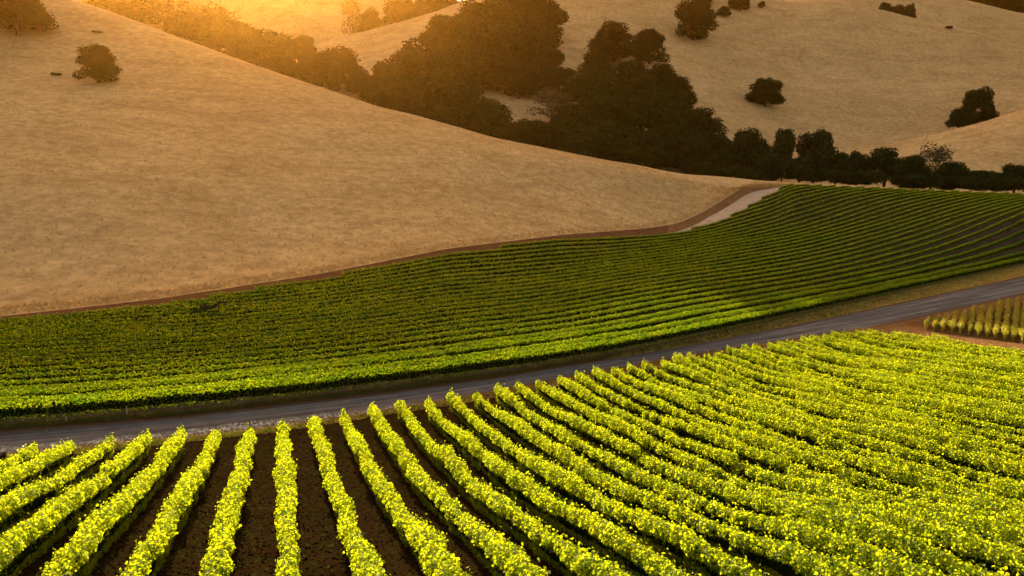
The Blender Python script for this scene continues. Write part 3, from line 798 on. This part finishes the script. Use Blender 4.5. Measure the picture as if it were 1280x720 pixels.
for px, py, lab in ((159, 519, 'pale marker post in front of the roadside vine wall'), (83, 528, 'smaller pale marker post left along the roadside vine wall')):
    x, y = at_px(px, py)
    o = obj('marker_post', box_np(.10, .05, .75 if px > 100 else .5, 'marker_post', 'pale'), None, (x, y, float(ground(x, y)))); tag(o, lab, 'marker post')

# scattered grass tufts and weeds on verges and hill foot
def tufts(name, n, uvfun, size, mat, nb=7):
    r = np.random.default_rng(len(name) + n)
    u, y = uvfun(r, n); x = u * y; z = ground(x, y)
    P = np.repeat(np.stack([x, y, z], 1), nb, 0); m = len(P)
    a = r.random(m) * 6.283; s = size * (.5 + r.random(m)); lean = r.normal(0, .35, (m, 2)) * s[:, None]
    w = s * .10
    off = r.normal(0, size * .35, (m, 2)); P[:, :2] += off
    dx = np.stack([np.cos(a) * w, np.sin(a) * w, 0 * w], 1)
    top = P + np.stack([lean[:, 0], lean[:, 1], s], 1)
    V = np.stack([P - dx, P + dx, top], 1).reshape(-1, 3)
    o = obj(name, mesh_np(name, V, np.arange(m * 3).reshape(m, 3), [M[mat]]))
    tag(o, None, None, None, 'stuff'); return o
M['straw'] = leaf_mat('straw', (.42, .30, .13), (.58, .43, .20), (.30, .2, .06), (.5, .34, .12), .35, .4)
M['field_weed'] = leaf_mat('field_weed', (.03, .045, .010), (.06, .07, .015), (.04, .07, .008), (.12, .14, .015), .3, .4)
M['weed'] = leaf_mat('weed', (.05, .06, .014), (.10, .10, .02), (.1, .14, .01), (.25, .25, .02), .4, .4)
def vf(lo, hi):
    def f(r, n):
        u = r.uniform(-.78, .78, n); a = Bf(lo, u); b = Bf(hi, u); return u, a + (b - a) * r.random(n)
    return f
tufts('verge_grass', 7000, vf(B_far + .1, B_low), .22, 'weed')
tufts('roadside_grass', 4000, vf(B_fg, B_near - .2), .18, 'weed')
tufts('field_weeds', 5000, vf(22 * one, B_fg), .10, 'field_weed', 5)
tufts('hill_foot_grass', 5000, vf(B_base + .3, B_base + 5), .32, 'straw', 5)

tufts('dry_grass_tufts', 22000, vf(B_base + 1, KY[:, 11] - 12), .42, 'straw', 4)
def far_f(r, n):
    u = r.uniform(-.2, .72, n); a = Bf(KY[:, 13] + 4, u); b = Bf(KY[:, 17], u); return u, a + (b - a) * r.random(n)
tufts('far_hill_grass', 9000, far_f, .8, 'straw', 3)
def clods(n):
    r = np.random.default_rng(77); u = r.uniform(-.75, .75, n); y = 22 + (Bf(B_fg, u) - 22) * r.random(n) ** 1.3; x = u * y
    base = np.array([[1, 0, 0], [-1, 0, 0], [0, 1, 0], [0, -1, 0], [0, 0, .8], [0, 0, -.8]], float)
    tri = np.array([[0, 2, 4], [2, 1, 4], [1, 3, 4], [3, 0, 4], [2, 0, 5], [1, 2, 5], [3, 1, 5], [0, 3, 5]])
    V = base[None] * (.02 + .06 * r.random(n) ** 2)[:, None, None] * (.6 + .8 * r.random((n, 6, 1)))
    V = V + np.stack([x, y, ground(x, y) + .01], 1)[:, None]
    F = tri[None] + (np.arange(n) * 6)[:, None, None]
    o = obj('soil_clods', mesh_np('soil_clods', V.reshape(-1, 3), F.reshape(-1, 3), [M['clod']])); o['kind'] = 'stuff'
M['clod'] = ground_mat('clod', (.012, .008, .004), (.028, .018, .010), (.02, .018, .007), (.5, 2, 6), .5, 6, .05)
clods(26000)

# ------------------------------------------------------------------ haze
import bmesh
bm = bmesh.new(); bmesh.ops.create_cube(bm, size=1)
x0, x1, y0, y1, z0, z1 = -4000, 4000, -70, 2450, float(ZT.min()) - 2, float(ZT.max()) + 30
print('terrain z', ZT.min(), ZT.max())
for v in bm.verts: v.co = (x0 if v.co.x < 0 else x1, y0 if v.co.y < 0 else y1, z0 if v.co.z < 0 else z1)
me = bpy.data.meshes.new('haze'); bm.to_mesh(me); bm.free()
hm, nt, nd, lk = new_mat('warm_haze')
pv = nd.new('ShaderNodeVolumePrincipled'); pv.inputs['Color'].default_value = (1.0, .48, .08, 1); pv.inputs['Density'].default_value = .000034; pv.inputs['Anisotropy'].default_value = .88
o_ = nd.new('ShaderNodeOutputMaterial'); lk.new(pv.outputs[0], o_.inputs['Volume'])
me.materials.append(hm); hz = obj('haze', me); hz['kind'] = 'stuff'

# ------------------------------------------------------------------ light, sky, camera
sd = Vector((math.sin(SUN_AZ) * math.cos(SUN_EL), math.cos(SUN_AZ) * math.cos(SUN_EL), math.sin(SUN_EL)))
L = bpy.data.lights.new('sun', 'SUN'); L.energy = 5.0; L.angle = math.radians(.5); L.color = (1.0, .80, .46)
so = bpy.data.objects.new('sun', L); C.objects.link(so); so.rotation_euler = sd.to_track_quat('Z', 'Y').to_euler()
w = bpy.data.worlds.new('World'); bpy.context.scene.world = w; w.use_nodes = True
nt = w.node_tree; nt.nodes.clear()
sky = nt.nodes.new('ShaderNodeTexSky'); sky.sky_type = 'NISHITA'; sky.sun_disc = False
sky.sun_elevation = SUN_EL; sky.sun_rotation = SUN_AZ; sky.dust_density = 4.0; sky.air_density = 1.0; sky.ozone_density = .5
mx = nt.nodes.new('ShaderNodeMix'); mx.data_type = 'RGBA'; mx.blend_type = 'MULTIPLY'; mx.inputs[0].default_value = 1
nt.links.new(sky.outputs[0], mx.inputs[6]); mx.inputs[7].default_value = (1.0, .645, .38, 1)
bg = nt.nodes.new('ShaderNodeBackground'); nt.links.new(mx.outputs[2], bg.inputs[0]); bg.inputs[1].default_value = .15
wo = nt.nodes.new('ShaderNodeOutputWorld'); nt.links.new(bg.outputs[0], wo.inputs[0])
cam = bpy.data.cameras.new('camera'); cam.sensor_width = 36; cam.lens = 36 * FPX / 1280; cam.clip_end = 6000; cam.clip_start = .1
co = bpy.data.objects.new('camera', cam); C.objects.link(co); co.location = (0, 0, 0); co.rotation_euler = (math.pi / 2 - PITCH, 0, 0)
sc = bpy.context.scene; sc.camera = co
sc.view_settings.view_transform = 'Standard'; sc.view_settings.look = 'None'; sc.view_settings.gamma = 1; sc.view_settings.exposure = 1.5
sc.cycles.use_denoising = True; sc.cycles.max_bounces = 8; sc.cycles.transparent_max_bounces = 4; sc.cycles.volume_bounces = 1
sc.cycles.use_adaptive_sampling = True
